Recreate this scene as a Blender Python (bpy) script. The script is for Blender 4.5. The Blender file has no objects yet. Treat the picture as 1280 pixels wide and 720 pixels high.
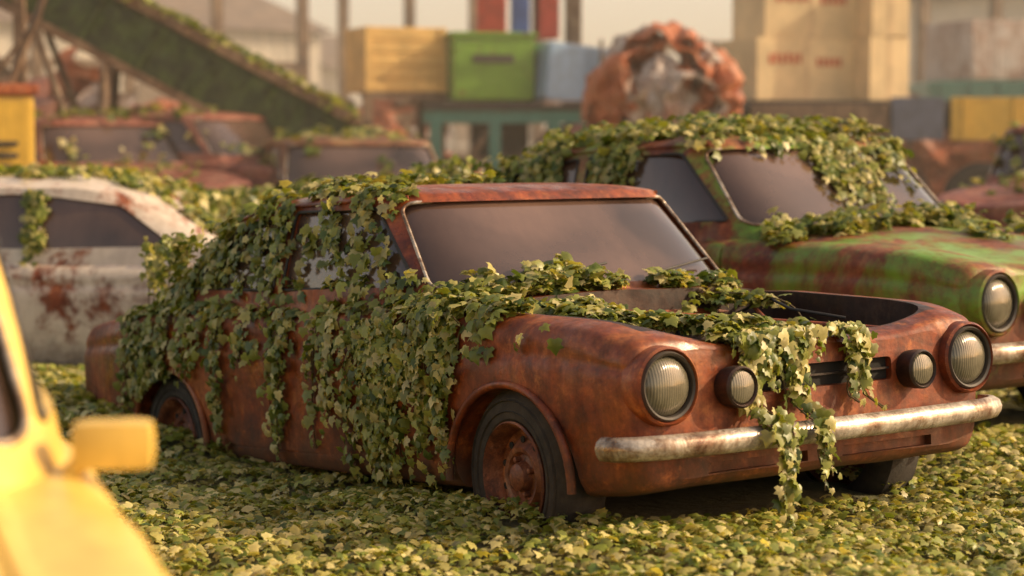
import bpy, bmesh, math, numpy as np, random
from mathutils import Vector, Matrix, noise
from mathutils.bvhtree import BVHTree
random.seed(7); rng=np.random.default_rng(11)
S=bpy.context.scene
S.view_settings.view_transform='Standard'; S.view_settings.look='None'; S.view_settings.exposure=0
COL=S.collection
# ------------------------------------------------------------------ helpers
def link(o,parent=None):
    COL.objects.link(o)
    if parent: o.parent=parent
    return o
def empty(name,loc=(0,0,0),rot=(0,0,0),sc=1.0):
    e=bpy.data.objects.new(name,None); e.location=loc; e.rotation_euler=rot; e.scale=(sc,)*3; e.empty_display_size=.2
    return link(e)
def mk(name,v,f,mat=None,parent=None,smooth=False,ang=35):
    m=bpy.data.meshes.new(name); m.from_pydata([tuple(p) for p in v],[],f); m.validate()
    bm=bmesh.new(); bm.from_mesh(m); bmesh.ops.recalc_face_normals(bm,faces=bm.faces); bm.to_mesh(m); bm.free()
    o=bpy.data.objects.new(name,m); link(o,parent)
    if mat: m.materials.append(mat)
    if smooth: sm(o,ang)
    return o
def sm(o,ang=35):
    m=o.data
    m.polygons.foreach_set('use_smooth',[True]*len(m.polygons))
    m.set_sharp_from_angle(angle=math.radians(ang))
def bake(o):
    dg=bpy.context.evaluated_depsgraph_get(); dg.update()
    n=bpy.data.meshes.new_from_object(o.evaluated_get(dg)); o.modifiers.clear(); o.data=n
def boolean(o,c):
    md=o.modifiers.new('b','BOOLEAN'); md.operation='DIFFERENCE'; md.solver='EXACT'; md.object=c
    bake(o); bpy.data.objects.remove(c)
def box(name,c,s,mat,parent=None,rot=(0,0,0),bev=0.0):
    bm=bmesh.new(); bmesh.ops.create_cube(bm,size=1)
    for v in bm.verts: v.co=Vector((v.co.x*s[0],v.co.y*s[1],v.co.z*s[2]))
    if bev>0: bmesh.ops.bevel(bm,geom=bm.edges[:],offset=bev,segments=2,affect='EDGES',profile=.7)
    m=bpy.data.meshes.new(name); bm.to_mesh(m); bm.free(); m.materials.append(mat)
    o=bpy.data.objects.new(name,m); o.location=c; o.rotation_euler=rot; link(o,parent)
    return o
def boxes_mesh(name,lst,mat=None,parent=None):
    v=[];f=[]
    for (c,s) in lst:
        b=len(v)
        for dx in(-.5,.5):
            for dy in(-.5,.5):
                for dz in(-.5,.5): v.append((c[0]+dx*s[0],c[1]+dy*s[1],c[2]+dz*s[2]))
        f+=[(b,b+1,b+3,b+2),(b+4,b+6,b+7,b+5),(b,b+4,b+5,b+1),(b+2,b+3,b+7,b+6),(b,b+2,b+6,b+4),(b+1,b+5,b+7,b+3)]
    return mk(name,v,f,mat,parent)
def tube(name,pts,r,mat,parent=None,cyc=False,res=3):
    c=bpy.data.curves.new(name,'CURVE'); c.dimensions='3D'; c.bevel_depth=r; c.bevel_resolution=res
    s=c.splines.new('POLY'); s.points.add(len(pts)-1)
    for i,p in enumerate(pts): s.points[i].co=(p[0],p[1],p[2],1)
    s.use_cyclic_u=cyc; c.materials.append(mat)
    o=bpy.data.objects.new(name,c); c.use_fill_caps=True
    return link(o,parent)
def lathe(name,prof,center,axis,mat,parent=None,n=48,ang=30):
    a=Vector(axis).normalized(); u=a.orthogonal().normalized(); w=a.cross(u)
    v=[];f=[]; c=Vector(center)
    for (h,r) in prof:
        for k in range(n):
            t=2*math.pi*k/n; v.append(c+a*h+(u*math.cos(t)+w*math.sin(t))*max(r,1e-4))
    for i in range(len(prof)-1):
        for k in range(n):
            k2=(k+1)%n; f.append((i*n+k,i*n+k2,(i+1)*n+k2,(i+1)*n+k))
    return mk(name,v,f,mat,parent,True,ang)
def catmull(P,m):
    P=[np.array(p,float) for p in P]; out=[]
    Q=[2*P[0]-P[1]]+P+[2*P[-1]-P[-2]]
    for i in range(1,len(Q)-2):
        for k in range(m):
            t=k/m; a,b,c,d=Q[i-1],Q[i],Q[i+1],Q[i+2]
            out.append(.5*((2*b)+(-a+c)*t+(2*a-5*b+4*c-d)*t*t+(-a+3*b-3*c+d)*t**3))
    out.append(P[-1]); return out
def round_poly(P,r,n=5):
    out=[]; N=len(P)
    for i in range(N):
        a=np.array(P[i-1],float); b=np.array(P[i],float); c=np.array(P[(i+1)%N],float)
        u=(a-b)/np.linalg.norm(a-b); w=(c-b)/np.linalg.norm(c-b)
        p0=b+u*r; p2=b+w*r
        for k in range(n+1):
            t=k/n; out.append((1-t)**2*p0+2*t*(1-t)*b+t*t*p2)
    return out
def prism(poly,axis,lo,hi):
    n=len(poly); v=[]
    for h in (lo,hi):
        for p in poly:
            v.append((p[0],h,p[1]) if axis=='y' else ((h,p[0],p[1]) if axis=='x' else (p[0],p[1],h)))
    f=[tuple(range(n)),tuple(range(2*n-1,n-1,-1))]+[(i,(i+1)%n,n+(i+1)%n,n+i) for i in range(n)]
    return mk('cut',v,f)
def sweep(name,path,prof,mat,parent):
    v=[];f=[];n=len(prof);P=[np.array(p,float) for p in path]
    for i,p in enumerate(P):
        t=P[min(i+1,len(P)-1)]-P[max(i-1,0)]; t/=np.linalg.norm(t); nn=np.array([t[1],-t[0]])
        for (o,z) in prof: v.append((p[0]+nn[0]*o,p[1]+nn[1]*o,z))
    for i in range(len(P)-1):
        for k in range(n): f.append((i*n+k,i*n+(k+1)%n,(i+1)*n+(k+1)%n,(i+1)*n+k))
    f+=[tuple(range(n)),tuple(range((len(P)-1)*n,len(P)*n))]
    return mk(name,v,f,mat,parent,True,50)
# ------------------------------------------------------------------ materials
def newmat(name):
    m=bpy.data.materials.new(name); m.use_nodes=True; nt=m.node_tree
    b=nt.nodes['Principled BSDF']; return m,nt,b
def N(nt,t,**k):
    n=nt.nodes.new(t)
    for a,b in k.items(): setattr(n,a,b)
    return n
def coords(nt,scale=(1,1,1),off=(0,0,0)):
    tc=N(nt,'ShaderNodeTexCoord'); mp=N(nt,'ShaderNodeMapping'); mp.inputs['Scale'].default_value=scale; mp.inputs['Location'].default_value=off
    nt.links.new(tc.outputs['Object'],mp.inputs['Vector']); return mp.outputs['Vector']
def nz(nt,vec,scale,detail=8,rough=.6,dist=0):
    n=N(nt,'ShaderNodeTexNoise'); n.inputs['Scale'].default_value=scale; n.inputs['Detail'].default_value=detail
    n.inputs['Roughness'].default_value=rough; n.inputs['Distortion'].default_value=dist
    nt.links.new(vec,n.inputs['Vector']); return n.outputs['Fac']
def ramp(nt,fac,stops):
    r=N(nt,'ShaderNodeValToRGB'); e=r.color_ramp.elements
    while len(e)<len(stops): e.new(.5)
    for i,(p,c) in enumerate(stops): e[i].position=p; e[i].color=(*c,1) if len(c)==3 else c
    nt.links.new(fac,r.inputs['Fac']); return r.outputs['Color']
def mix(nt,fac,a,b,mode='MIX'):
    m=N(nt,'ShaderNodeMix',data_type='RGBA',blend_type=mode)
    for s,v in ((m.inputs[0],fac),(m.inputs[6],a),(m.inputs[7],b)):
        if hasattr(v,'links') or hasattr(v,'is_output'): nt.links.new(v,s)
        else: s.default_value=v if not isinstance(v,tuple) else (*v,1)
    return m.outputs[2]
def bump(nt,b,h,st=.3,d=.01):
    bp=N(nt,'ShaderNodeBump'); bp.inputs['Strength'].default_value=st; bp.inputs['Distance'].default_value=d
    nt.links.new(h,bp.inputs['Height']); nt.links.new(bp.outputs[0],b.inputs['Normal'])
def rust(name,cols,paint=None,thr=.5,seed=0,rough=(.38,.8),sc=1.0,soft=.04,bs=.35,pit=True,mud=False):
    m,nt,b=newmat(name); v=coords(nt,(1,1,1),(seed,seed*1.7,0))
    n1=nz(nt,v,2.4*sc,12,.76,.6); c=ramp(nt,n1,[(.36,cols[0]),(.46,cols[1]),(.55,cols[2]),(.66,cols[3])])
    n2=nz(nt,v,38*sc,6,.7); c=mix(nt,.6,c,ramp(nt,n2,[(.3,(.22,.22,.22)),(.7,(1.1,1.1,1.1))]),'MULTIPLY')
    n3=nz(nt,v,11*sc,10,.75,.2)
    if pit:
        c=mix(nt,ramp(nt,n3,[(.55,(0,0,0)),(.66,(.6,)*3)]),c,tuple(min(1,x*1.12) for x in cols[3]))
        n4=nz(nt,v,1.1*sc,12,.8,.8); c=mix(nt,ramp(nt,n4,[(.50,(0,0,0)),(.60,(.8,)*3)]),c,mix(nt,.5,c,tuple(x*.6 for x in cols[0]),'MIX'))
    vs=coords(nt,(14,14,1.1),(seed,0,0)); st=nz(nt,vs,1.6,5,.6)
    c=mix(nt,.6,c,ramp(nt,st,[(.35,(.32,.27,.25)),(.6,(1,1,1))]),'MULTIPLY')
    rg=ramp(nt,nz(nt,v,5*sc,10,.7),[(.38,(rough[0],)*3),(.62,(rough[1],)*3)])
    if paint:
        pm=nz(nt,v,2.0*sc,12,.72,.3); k=ramp(nt,pm,[(thr-soft,(0,0,0)),(thr+soft,(1,1,1))])
        pc=mix(nt,.35,paint,ramp(nt,nz(nt,v,9,8,.7),[(.35,(.45,.4,.35)),(.65,(1,1,1))]),'MULTIPLY')
        pc=mix(nt,.3,pc,ramp(nt,st,[(.3,(.5,.45,.4)),(.6,(1,1,1))]),'MULTIPLY')
        c=mix(nt,k,c,pc); rg=mix(nt,k,rg,(.35,.35,.35))
        bh=mix(nt,.5,n2,k)
    else: bh=mix(nt,.5,n2,n3)
    if mud: # dried soil splash climbing up from the sills
        tc=N(nt,'ShaderNodeTexCoord'); sx=N(nt,'ShaderNodeSeparateXYZ'); nt.links.new(tc.outputs['Object'],sx.inputs[0])
        ad=N(nt,'ShaderNodeMath',operation='MULTIPLY_ADD'); nt.links.new(n3,ad.inputs[0]); ad.inputs[1].default_value=.55; nt.links.new(sx.outputs['Z'],ad.inputs[2])
        mk_=ramp(nt,ad.outputs[0],[(.36,(.75,)*3),(.58,(0,0,0))]); c=mix(nt,mk_,c,(.075,.045,.024)); rg=mix(nt,mk_,rg,(.9,.9,.9))
    nt.links.new(c,b.inputs['Base Color']); nt.links.new(rg,b.inputs['Roughness']); bump(nt,b,bh,bs,.008)
    return m
def simple(name,col,rough=.6,metal=0,var=.3,sc=6,bs=.15,coat=0):
    m,nt,b=newmat(name); v=coords(nt)
    n=nz(nt,v,sc,8,.65); lo=tuple(x*(1-var) for x in col); hi=tuple(min(1,x*(1+var*.6)) for x in col)
    nt.links.new(ramp(nt,n,[(.35,lo),(.65,hi)]),b.inputs['Base Color'])
    b.inputs['Roughness'].default_value=rough; b.inputs['Metallic'].default_value=metal; b.inputs['Coat Weight'].default_value=coat
    bump(nt,b,nz(nt,v,sc*6,5),bs,.005); return m
R1=[(.07,.017,.008),(.22,.043,.012),(.34,.080,.020),(.47,.16,.042)]
M_rust=rust('rusty_body',R1,seed=3,rough=(.24,.72),bs=.38,mud=True)
M_rustbay_shade=rust('rusty_bay_shade',[(.012,.007,.005),(.030,.012,.008),(.05,.02,.012),(.09,.045,.025)],seed=5)  # rust with the engine bay's shade darkened into its colours
M_green=rust('green_rust',[(.07,.02,.012),(.20,.05,.022),(.30,.09,.03),(.32,.16,.06)],paint=(.16,.33,.03),thr=.535,seed=1.3,soft=.06,mud=True)
M_white=rust('white_rust',R1,paint=(.62,.55,.48),thr=.45,seed=9,mud=True)
M_bg1=rust('hazed_rust_a',[(.16,.05,.035),(.32,.10,.065),(.42,.17,.11),(.5,.28,.19)],seed=12)  # both background rusts lightened, with haze painted into the colour
M_bg2=rust('hazed_rust_b',[(.12,.06,.03),(.26,.10,.05),(.36,.18,.08),(.36,.30,.12)],seed=21)
M_yel=rust('yellow_paint',R1,paint=(.82,.57,.13),thr=.2,seed=4,rough=(.3,.5),bs=.04)
M_chrome=rust('old_chrome',[(.16,.06,.03),(.4,.31,.23),(.68,.62,.54),(.75,.7,.62)],seed=8,rough=(.2,.5),sc=2.2,bs=.15,pit=False)
M_chrome.node_tree.nodes['Principled BSDF'].inputs['Metallic'].default_value=.35
M_rim=rust('rusty_rim',[(.045,.016,.01),(.16,.045,.02),(.30,.10,.04),(.46,.22,.12)],seed=2,sc=2)
M_tyre=simple('tyre_rubber',(.035,.030,.026),.9,var=.5,sc=14,bs=.4)
M_black=simple('shade_black',(.008,.007,.006),.9)  # near-black colour standing in for shade inside openings
M_seal=simple('rubber_seal',(.02,.018,.016),.6)
M_dark=simple('dark_steel',(.05,.042,.036),.6,var=.5)
def glassmat(name,c0,c1,r0,r1):
    m,nt,b=newmat(name); v=coords(nt)
    n=nz(nt,v,1.1,6,.5,.5); n2=nz(nt,coords(nt,(10,10,1.5)),2,4)
    c=mix(nt,.2,ramp(nt,n,[(.35,c0),(.7,c1)]),ramp(nt,n2,[(.4,(.6,.6,.6)),(.6,(1,1,1))]),'MULTIPLY')
    nt.links.new(c,b.inputs['Base Color']); nt.links.new(ramp(nt,n,[(.3,(r0,)*3),(.7,(r1,)*3)]),b.inputs['Roughness'])
    b.inputs['Coat Weight'].default_value=.7; b.inputs['Coat Roughness'].default_value=.04
    return m
M_glass=glassmat('dusty_glass',(.03,.020,.016),(.15,.092,.07),.08,.24)
M_lens,nt,b=newmat('headlamp_lens')
w=N(nt,'ShaderNodeTexWave',wave_type='BANDS',bands_direction='Y'); w.inputs['Scale'].default_value=34; w.inputs['Distortion'].default_value=.6
nt.links.new(coords(nt),w.inputs['Vector']); n=nz(nt,coords(nt),14,6)
nt.links.new(mix(nt,.6,ramp(nt,w.outputs['Fac'],[(.2,(.11,.105,.075)),(.8,(.17,.16,.115))]),ramp(nt,n,[(.3,(.35,.3,.25)),(.7,(1,1,1))]),'MULTIPLY'),b.inputs['Base Color'])
b.inputs['Roughness'].default_value=.22; b.inputs['Coat Weight'].default_value=.5; bump(nt,b,w.outputs['Fac'],.25,.003)
def leafmat(name):
    m,nt,b=newmat(name); at=N(nt,'ShaderNodeAttribute',attribute_name='lc')
    c=at.outputs['Color']
    nt.links.new(c,b.inputs['Base Color']); b.inputs['Roughness'].default_value=.42
    tr=N(nt,'ShaderNodeBsdfTranslucent'); tc=mix(nt,1.0,c,(1.4,1.3,.45),'MULTIPLY'); nt.links.new(tc,tr.inputs['Color'])
    ms=N(nt,'ShaderNodeMixShader'); ms.inputs[0].default_value=.3
    nt.links.new(b.outputs[0],ms.inputs[1]); nt.links.new(tr.outputs[0],ms.inputs[2]); nt.links.new(ms.outputs[0],nt.nodes['Material Output'].inputs['Surface'])
    return m
M_leaf=leafmat('ivy_leaf')
M_stem=simple('ivy_stem',(.10,.07,.03),.8)
M_tail=simple('tail_lamp_red',(.25,.02,.015),.3)
# ------------------------------------------------------------------ leaves
half=[(.0,.0,0),(.24,-.10,.02),(.47,.06,-.03),(.36,.26,.05),(.50,.50,-.05),(.25,.58,.05),(.0,1.0,-.08)]
outl=half+[(-x,y,z) for (x,y,z) in reversed(half[1:-1])]
LT=np.array([(0,.38,.10)]+outl); LT[:,1]-=.3
LF=[(0,i,i%12+1) for i in range(1,13)]
ST=np.array([(0,-.35,0),(.36,-.32,.03),(.5,.08,-.05),(.3,.42,.02),(0,.6,-.04),(-.3,.42,.02),(-.5,.08,-.05),(-.36,-.32,.03)]); SF=[(0,i,i+1) for i in range(1,7)]
PAL=np.array([(.11,.15,.026),(.185,.22,.038),(.26,.285,.058),(.07,.11,.022),(.38,.35,.11),(.50,.45,.20)])
class Leaves:
    def __init__(s): s.p=[];s.n=[];s.t=[];s.s=[];s.c=[]
    def add(s,p,n,t,size,c): s.p.append(tuple(p));s.n.append(tuple(n));s.t.append(tuple(t));s.s.append(size);s.c.append(c)
def pick(n,wts): 
    wts=np.array(wts,float); k=rng.choice(len(PAL),n,p=wts/wts.sum()); return PAL[k]*rng.uniform(.7,1.3,(n,1))
def build_leaves(name,p,n,t,s,c,simple_=False,parent=None):
    T,F=(ST,SF) if simple_ else (LT,LF)
    p,n,t,s,c=[np.asarray(a,float) for a in (p,n,t,s,c)]
    n/=np.linalg.norm(n,axis=1,keepdims=True)+1e-9
    t=t-n*(t*n).sum(1,keepdims=True); t/=np.linalg.norm(t,axis=1,keepdims=True)+1e-9
    b=np.cross(t,n); K=len(p)
    T3=T[None]; curl=rng.uniform(.3,2.5,(K,1,1)); asp=rng.uniform(.85,1.15,(K,1,1))
    V=p[:,None]+s[:,None,None]*(b[:,None]*T3[...,0:1]*asp+t[:,None]*T3[...,1:2]+n[:,None]*T3[...,2:3]*curl)
    V=V.reshape(-1,3); m=bpy.data.meshes.new(name); nv=len(T)
    Fa=np.array(F); FF=(Fa[None]+(np.arange(K)*nv)[:,None,None]).reshape(-1,3)
    m.vertices.add(len(V)); m.vertices.foreach_set('co',V.astype(np.float32).ravel())
    m.loops.add(FF.size); m.loops.foreach_set('vertex_index',FF.astype(np.int32).ravel())
    m.polygons.add(len(FF)); m.polygons.foreach_set('loop_start',np.arange(0,FF.size,3,dtype=np.int32))
    m.update(calc_edges=True)
    a=m.attributes.new('lc','FLOAT_COLOR','POINT'); C=np.ones((K,nv,4),np.float32); C[...,:3]=c[:,None]
    C[:,0,:3]*=.8
    a.data.foreach_set('color',C.ravel()); m.materials.append(M_leaf)
    o=bpy.data.objects.new(name,m); return link(o,parent)
# ------------------------------------------------------------------ car
FX=.04
ST_BODY=[(-3.66,.60,.20,.52,.50),(-3.62,.74,.15,.60,.58),(-3.5,.80,.10,.645,.63),(-3.1,.845,.08,.675,.655),(-2.5,.872,.07,.705,.70),
 (-1.8,.868,.07,.70,.73),(-1.0,.868,.07,.705,.755),(-.5,.865,.07,.70,.75),(0,.86,.08,.68,.70),(.4,.855,.09,.65,.625),(.58,.835,.11,.612,.578),(.645,.80,.13,.59,.565),(.67,.73,.155,.55,.545)]
def section(w,zb,zs,zd):
    h=zs-zb
    P=[(0,zb),(w*.6,zb),(w*.88,zb),(w*.95,zb+.04),(w*.975,zb+.22*h),(w*.995,zb+.5*h),(w*1.0,zb+.72*h),(w*.985,zb+.80*h),(w*.985,zs-.07),(w*.955,zs-.02),(w*.88,zs+.002),(w*.76,zs+.004),(w*.70,zs+.3*(zd-zs)+.004),(w*.45,zd-.008),(0,zd)]
    return catmull(P,4)
def gh(t,ins=0,c=None):
    L=lambda a,b:a+(b-a)*t
    xf=L(-.32,-.81)-ins; xr=L(-3.12,-2.26)+ins; w=L(.82,.70)+.018*math.sin(math.pi*t)-ins; z=L(.63,1.13)
    return xf,xr,w,z
def gh_mesh(ins,top=0,n=96):
    v=[];f=[];rows=[]
    lv=[gh(t,ins) for t in np.linspace(0,1,12)]
    xf,xr,w,z=lv[-1]; cx=(xf+xr)/2
    for s in (.985,.96,.92,.86,.76,.62,.46,.3,.15,.03):
        lv.append((cx+(xf-cx)*s,cx+(xr-cx)*s,w*s,z+.062*(1-s**2.6)**.75))
    for (xf,xr,w,z) in lv:
        cx=(xf+xr)/2; a=(xf-xr)/2
        for k in range(n):
            t=2*math.pi*(k+.5)/n; e=2/5.5
            X_=cx+a*math.copysign(abs(math.cos(t))**e,math.cos(t))
            v.append((X_,w*math.copysign(abs(math.sin(t))**e,math.sin(t)),z-max(0,-X_-1.8)*.13*max(0,(z-.7)/.4)))
    m=len(lv)
    for i in range(m-1):
        for k in range(n): f.append((i*n+k,i*n+(k+1)%n,(i+1)*n+(k+1)%n,(i+1)*n+k))
    f.append(tuple(range((m-1)*n,m*n)))
    return v,f
WS=[(-.71,.765),(.71,.765),(.645,1.10),(-.645,1.10)]
SF1=[(-.66,.785),(-.97,1.085),(-1.55,1.095),(-1.55,.785)]
SF2=[(-1.62,.785),(-1.62,1.09),(-2.08,1.03),(-2.40,.80)]
def make_car(name,loc,yaw,pitch=0,roll=0,sc=1.0,paint=M_rust,glass=M_glass,bay=False,detail=True,mirror=False,steer=0):
    E=empty(name,loc,(math.radians(roll),math.radians(-pitch),math.radians(yaw)),sc)
    sts=catmull(ST_BODY,8 if detail else 3); v=[];f=[];n=None
    for s in sts:
        h=section(*s[1:]); ring=[(s[0],-p[0],p[1]) for p in h]+[(s[0],p[0],p[1]) for p in reversed(h[1:-1])]
        n=len(ring)
        for q in ring:
            P=Vector(q); d=.011*noise.noise(P*2.3+Vector((sc*9,yaw,0)))+.007*noise.noise(P*5)
            v.append((q[0],q[1]+(d if q[1]>0 else -d)*(1 if abs(q[1])>.1 else 0),q[2]+d*.6))
    for i in range(len(sts)-1):
        for k in range(n): f.append((i*n+k,i*n+(k+1)%n,(i+1)*n+(k+1)%n,(i+1)*n+k))
    f+=[tuple(range(n)),tuple(range((len(sts)-1)*n,len(sts)*n))]
    body=mk('body_shell',v,f,paint)
    for x in (FX,-2.5):
        for sy in(-1,1):
            poly=[(x+.345*math.cos(a),.125+.325*math.sin(a)) for a in np.linspace(0,2*math.pi,41)[:-1]]
            boolean(body,prism(poly,'y',min(sy*.55,sy*1.1),max(sy*.55,sy*1.1)))
    if detail:
        th=.009; L=[]
        for sy in (-1,1):
            y=sy*.90; wy=.13
            for x in(-.60,-1.585,-2.06): L.append(((x,y,.43),(th,wy,.50)))
            L.append(((-1.09,y,.145),(.96,wy,th))); L.append(((-1.82,y,.145),(.44,wy,th)))
        if not bay:
            for sy in(-1,1): L.append(((.03,sy*.60,.80),(1.02,th,.32)))
            L.append(((-.485,0,.80),(th,1.19,.22)));
        L.append(((-3.05,0,.80),(th,1.2,.34)))
        for sy in(-1,1): L.append(((-3.30,sy*.62,.80),(.46,th,.36)))
        boolean(body,boxes_mesh('cut',L))
        boolean(body,prism(round_poly([(-.335,.40),(.335,.40),(.335,.48),(-.335,.48)],.02),'x',.645,.9))
        boolean(body,boxes_mesh('cut',[((.70,-.30,.175),(.12,.44,.035)),((.70,.30,.175),(.12,.44,.035))]))
        boxes_mesh('grille_shade_plate',[((.6475,0,.44),(.003,.66,.075))],M_black,E)  # black plate added so the recess reads as deep shade
        boxes_mesh('grille_bar',[((.656,0,.44),(.010,.665,.007))],M_rustbay_shade,E)
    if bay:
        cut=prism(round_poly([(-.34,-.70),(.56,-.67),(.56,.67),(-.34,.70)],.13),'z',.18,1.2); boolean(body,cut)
        body.data.materials.append(M_rustbay_shade); 
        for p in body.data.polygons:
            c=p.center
            if -.345<c.x<.563 and abs(c.y)<.703 and c.z<.80 and c.z>.17: p.material_index=1  # inner bay faces get the darkened rust as painted shade
    sm(body,32); body.parent=E
    if bay:
        box('engine_block',(-.05,.0,.30),(.50,.30,.24),M_rustbay_shade,E,(0,0,.04),.02)
        lathe('air_cleaner',[(0,.0),(0,.15),(.015,.165),(.06,.165),(.075,.15),(.08,.04),(.095,.03),(.095,0)],(-.08,.02,.43),(0.05,0,1),M_rustbay_shade,E)
        box('radiator',(.44,0,.34),(.06,.80,.32),M_rustbay_shade,E,(0,.05,0),.01)
        box('radiator_tank',(.44,0,.515),(.08,.74,.045),M_rustbay_shade,E,(0,0,0),.015)
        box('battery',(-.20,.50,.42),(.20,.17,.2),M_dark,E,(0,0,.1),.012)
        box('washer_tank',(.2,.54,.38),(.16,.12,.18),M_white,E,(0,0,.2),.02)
        for sy in(-1,1):
            lathe('strut_tower_%s'%('l' if sy>0 else 'r'),[(0,.12),(.3,.10),(.33,.08),(.34,.03),(.34,0)],(-.12,sy*.54,.20),(0,0,1),M_rustbay_shade,E)
        tube('bay_stay',[(-.33,-.3,.68),(.1,.15,.62),(.54,.42,.57)],.010,M_rust,E)
        tube('bay_stay',[(-.33,.60,.67),(.1,.3,.60),(.54,.12,.56)],.008,M_rust,E)
        tube('heater_hose',[(-.33,.25,.55),(-.3,.28,.62),(-.15,.2,.58),(.0,.2,.54),(.2,.28,.52),(.42,.3,.53)],.018,M_seal,E)
        for k in range(4): tube('ignition_lead_%d'%k,[(.05+.04*k,-.1,.42),(.08+.04*k,-.2,.5),(-.0+.02*k,-.3,.45),(-.2,-.38,.40)],.006,M_seal,E)
        tube('torn_cable',[(-.3,.45,.6),(-.1,.5,.68),(.1,.42,.64),(.25,.55,.60)],.006,M_seal,E)
    nn=96 if detail else 48
    v,f=gh_mesh(0,n=nn); g=mk('cabin_shell',v,f,paint)
    bm=bmesh.new(); bm.from_mesh(g.data); bvh=BVHTree.FromBMesh(bm); bm.free()
    md=g.modifiers.new('s','SOLIDIFY'); md.thickness=.03; md.offset=-1; bake(g)
    boolean(g,prism(round_poly(WS,.05),'x',-1.25,-.1))
    boolean(g,prism(round_poly([(-.62,.79),(.62,.79),(.54,1.00),(-.54,1.00)],.05),'x',-3.4,-2.2))
    boolean(g,prism(round_poly(SF1,.03),'y',-1,1)); boolean(g,prism(round_poly(SF2,.03),'y',-1,1))
    sm(g,32); g.parent=E
    v,f=gh_mesh(.013,n=nn); gl=mk('window_glass',v,f,glass,E,True,60); gl.location.z=-.012
    def ring(poly,axis,sgn,nm,r,mat):
        pts=[]
        for p in round_poly(poly,.05 if axis=='x' else .03,6):
            o_=Vector((sgn*5,p[0],p[1])) if axis=='x' else Vector((p[0],sgn*5,p[1]))
            d=Vector((-sgn,0,0)) if axis=='x' else Vector((0,-sgn,0))
            h=bvh.ray_cast(o_,d)
            if h[0]: pts.append(h[0]+h[1]*.002)
        tube(nm,pts,r,mat,E,True)
    ring(WS,'x',1,'windscreen_trim',.007,M_chrome)
    if detail:
        for sy in(-1,1):
            ring(SF1,'y',sy,'door_window_trim',.007,M_seal); ring(SF2,'y',sy,'rear_window_trim',.007,M_seal)
            pts=[]
            for x in np.linspace(-.80,-2.6,24):
                z=1.12-max(0,-x-1.8)*.13 if x>-2.2 else 1.068-.42*((-2.2-x)/.85)
                h=bvh.ray_cast(Vector((x,sy*3,z)),Vector((0,-sy,0)))
                if h[0]: pts.append(h[0]+h[1]*.004)
            tube('drip_rail',pts,.008,paint,E)
            box('door_handle',(-1.48,sy*.868,.60),(.13,.022,.022),M_chrome,E,(0,0,0),.008)
            box('rear_door_handle',(-2.0,sy*.868,.60),(.09,.022,.022),M_chrome,E,(0,0,0),.008)
        for y0 in(-.35,.2):
            a=bvh.ray_cast(Vector((3,y0,.79)),Vector((-1,0,0)))[0]; b_=bvh.ray_cast(Vector((3,y0+.38,.83)),Vector((-1,0,0)))[0]
            tube('wiper',[a+Vector((.03,0,.0)),b_+Vector((.02,0,.01))],.005,M_seal,E)
    for x in (FX,-2.5):
        for sy in(-1,1):
            nm='%s_%s'%('front' if x==FX else 'rear','left' if sy>0 else 'right')
            ax=Vector((math.sin(math.radians(steer)) if x==FX else 0,sy,0))
            c=(x,sy*.735,.135)
            t=[(-.09,.19),(-.10,.22),(-.095,.27),(-.075,.298),(-.03,.305),(.03,.305),(.075,.298),(.098,.27),(.103,.235),(.098,.20),(.085,.188),(.06,.18)]
            lathe('tyre_'+nm,t,c,ax,M_tyre,E)
            if detail: 
                for q in(.225,.262): lathe('tyre_ridge',[(.100,q-.004),(.107,q),(.100,q+.004)],c,ax,M_tyre,E)
            r=[(-.06,.19),(.04,.175),(.100,.192),(.106,.186),(.085,.172),(.04,.158),(.030,.14),(.052,.118),(.070,.10),(.066,.085),(.05,.075),(.055,.055),(.085,.045),(.095,.03),(.098,0)]
            lathe('rim_'+nm,r,c,ax,M_rim,E)
            if detail:
                u=ax.normalized(); e1=Vector((0,0,1)); e2=u.cross(e1)
                for k in range(10):
                    a=k*2*math.pi/10; p=Vector(c)+u*.052+(e1*math.cos(a)+e2*math.sin(a))*.126
                    lathe('rim_slot_shade',[(0,.013),(.004,.012),(.004,0)],p,u,M_black,E,10)  # solid black disc painted as the shade of a hole
                for k in range(4):
                    a=k*math.pi/2+.4; p=Vector(c)+u*.055+(e1*math.cos(a)+e2*math.sin(a))*.062
                    lathe('lug_nut',[(0,.011),(.02,.010),(.022,0)],p,u,M_rim,E,6)
    if detail:
        for sy in(-1,1):
            for x in(FX,-2.5):
                tube('arch_lip',[(x+.348*math.cos(a),sy*.860,.125+.328*math.sin(a)) for a in np.linspace(-.05,math.pi+.05,30)],.015,paint,E)
    prof=[(.0,.225),(.022,.23),(.036,.25),(.040,.268),(.032,.29),(.012,.303),(-.005,.303),(-.01,.28),(-.01,.23)]
    half=[(.585,-.875),(.63,-.87),(.67,-.84),(.70,-.79),(.725,-.70),(.745,-.5),(.757,-.25)]
    path=catmull(half+[(.76,0)]+[(a,-b) for a,b in reversed(half)],4)
    sweep('front_bumper',path,prof,M_chrome,E)
    sweep('rear_bumper',[(-2.98-p[0],-p[1]*.97) for p in path],prof,M_chrome,E)
    for y in(-.45,.45): box('bumper_iron',(.70,y,.265),(.10,.05,.04),M_rustbay_shade,E)
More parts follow.
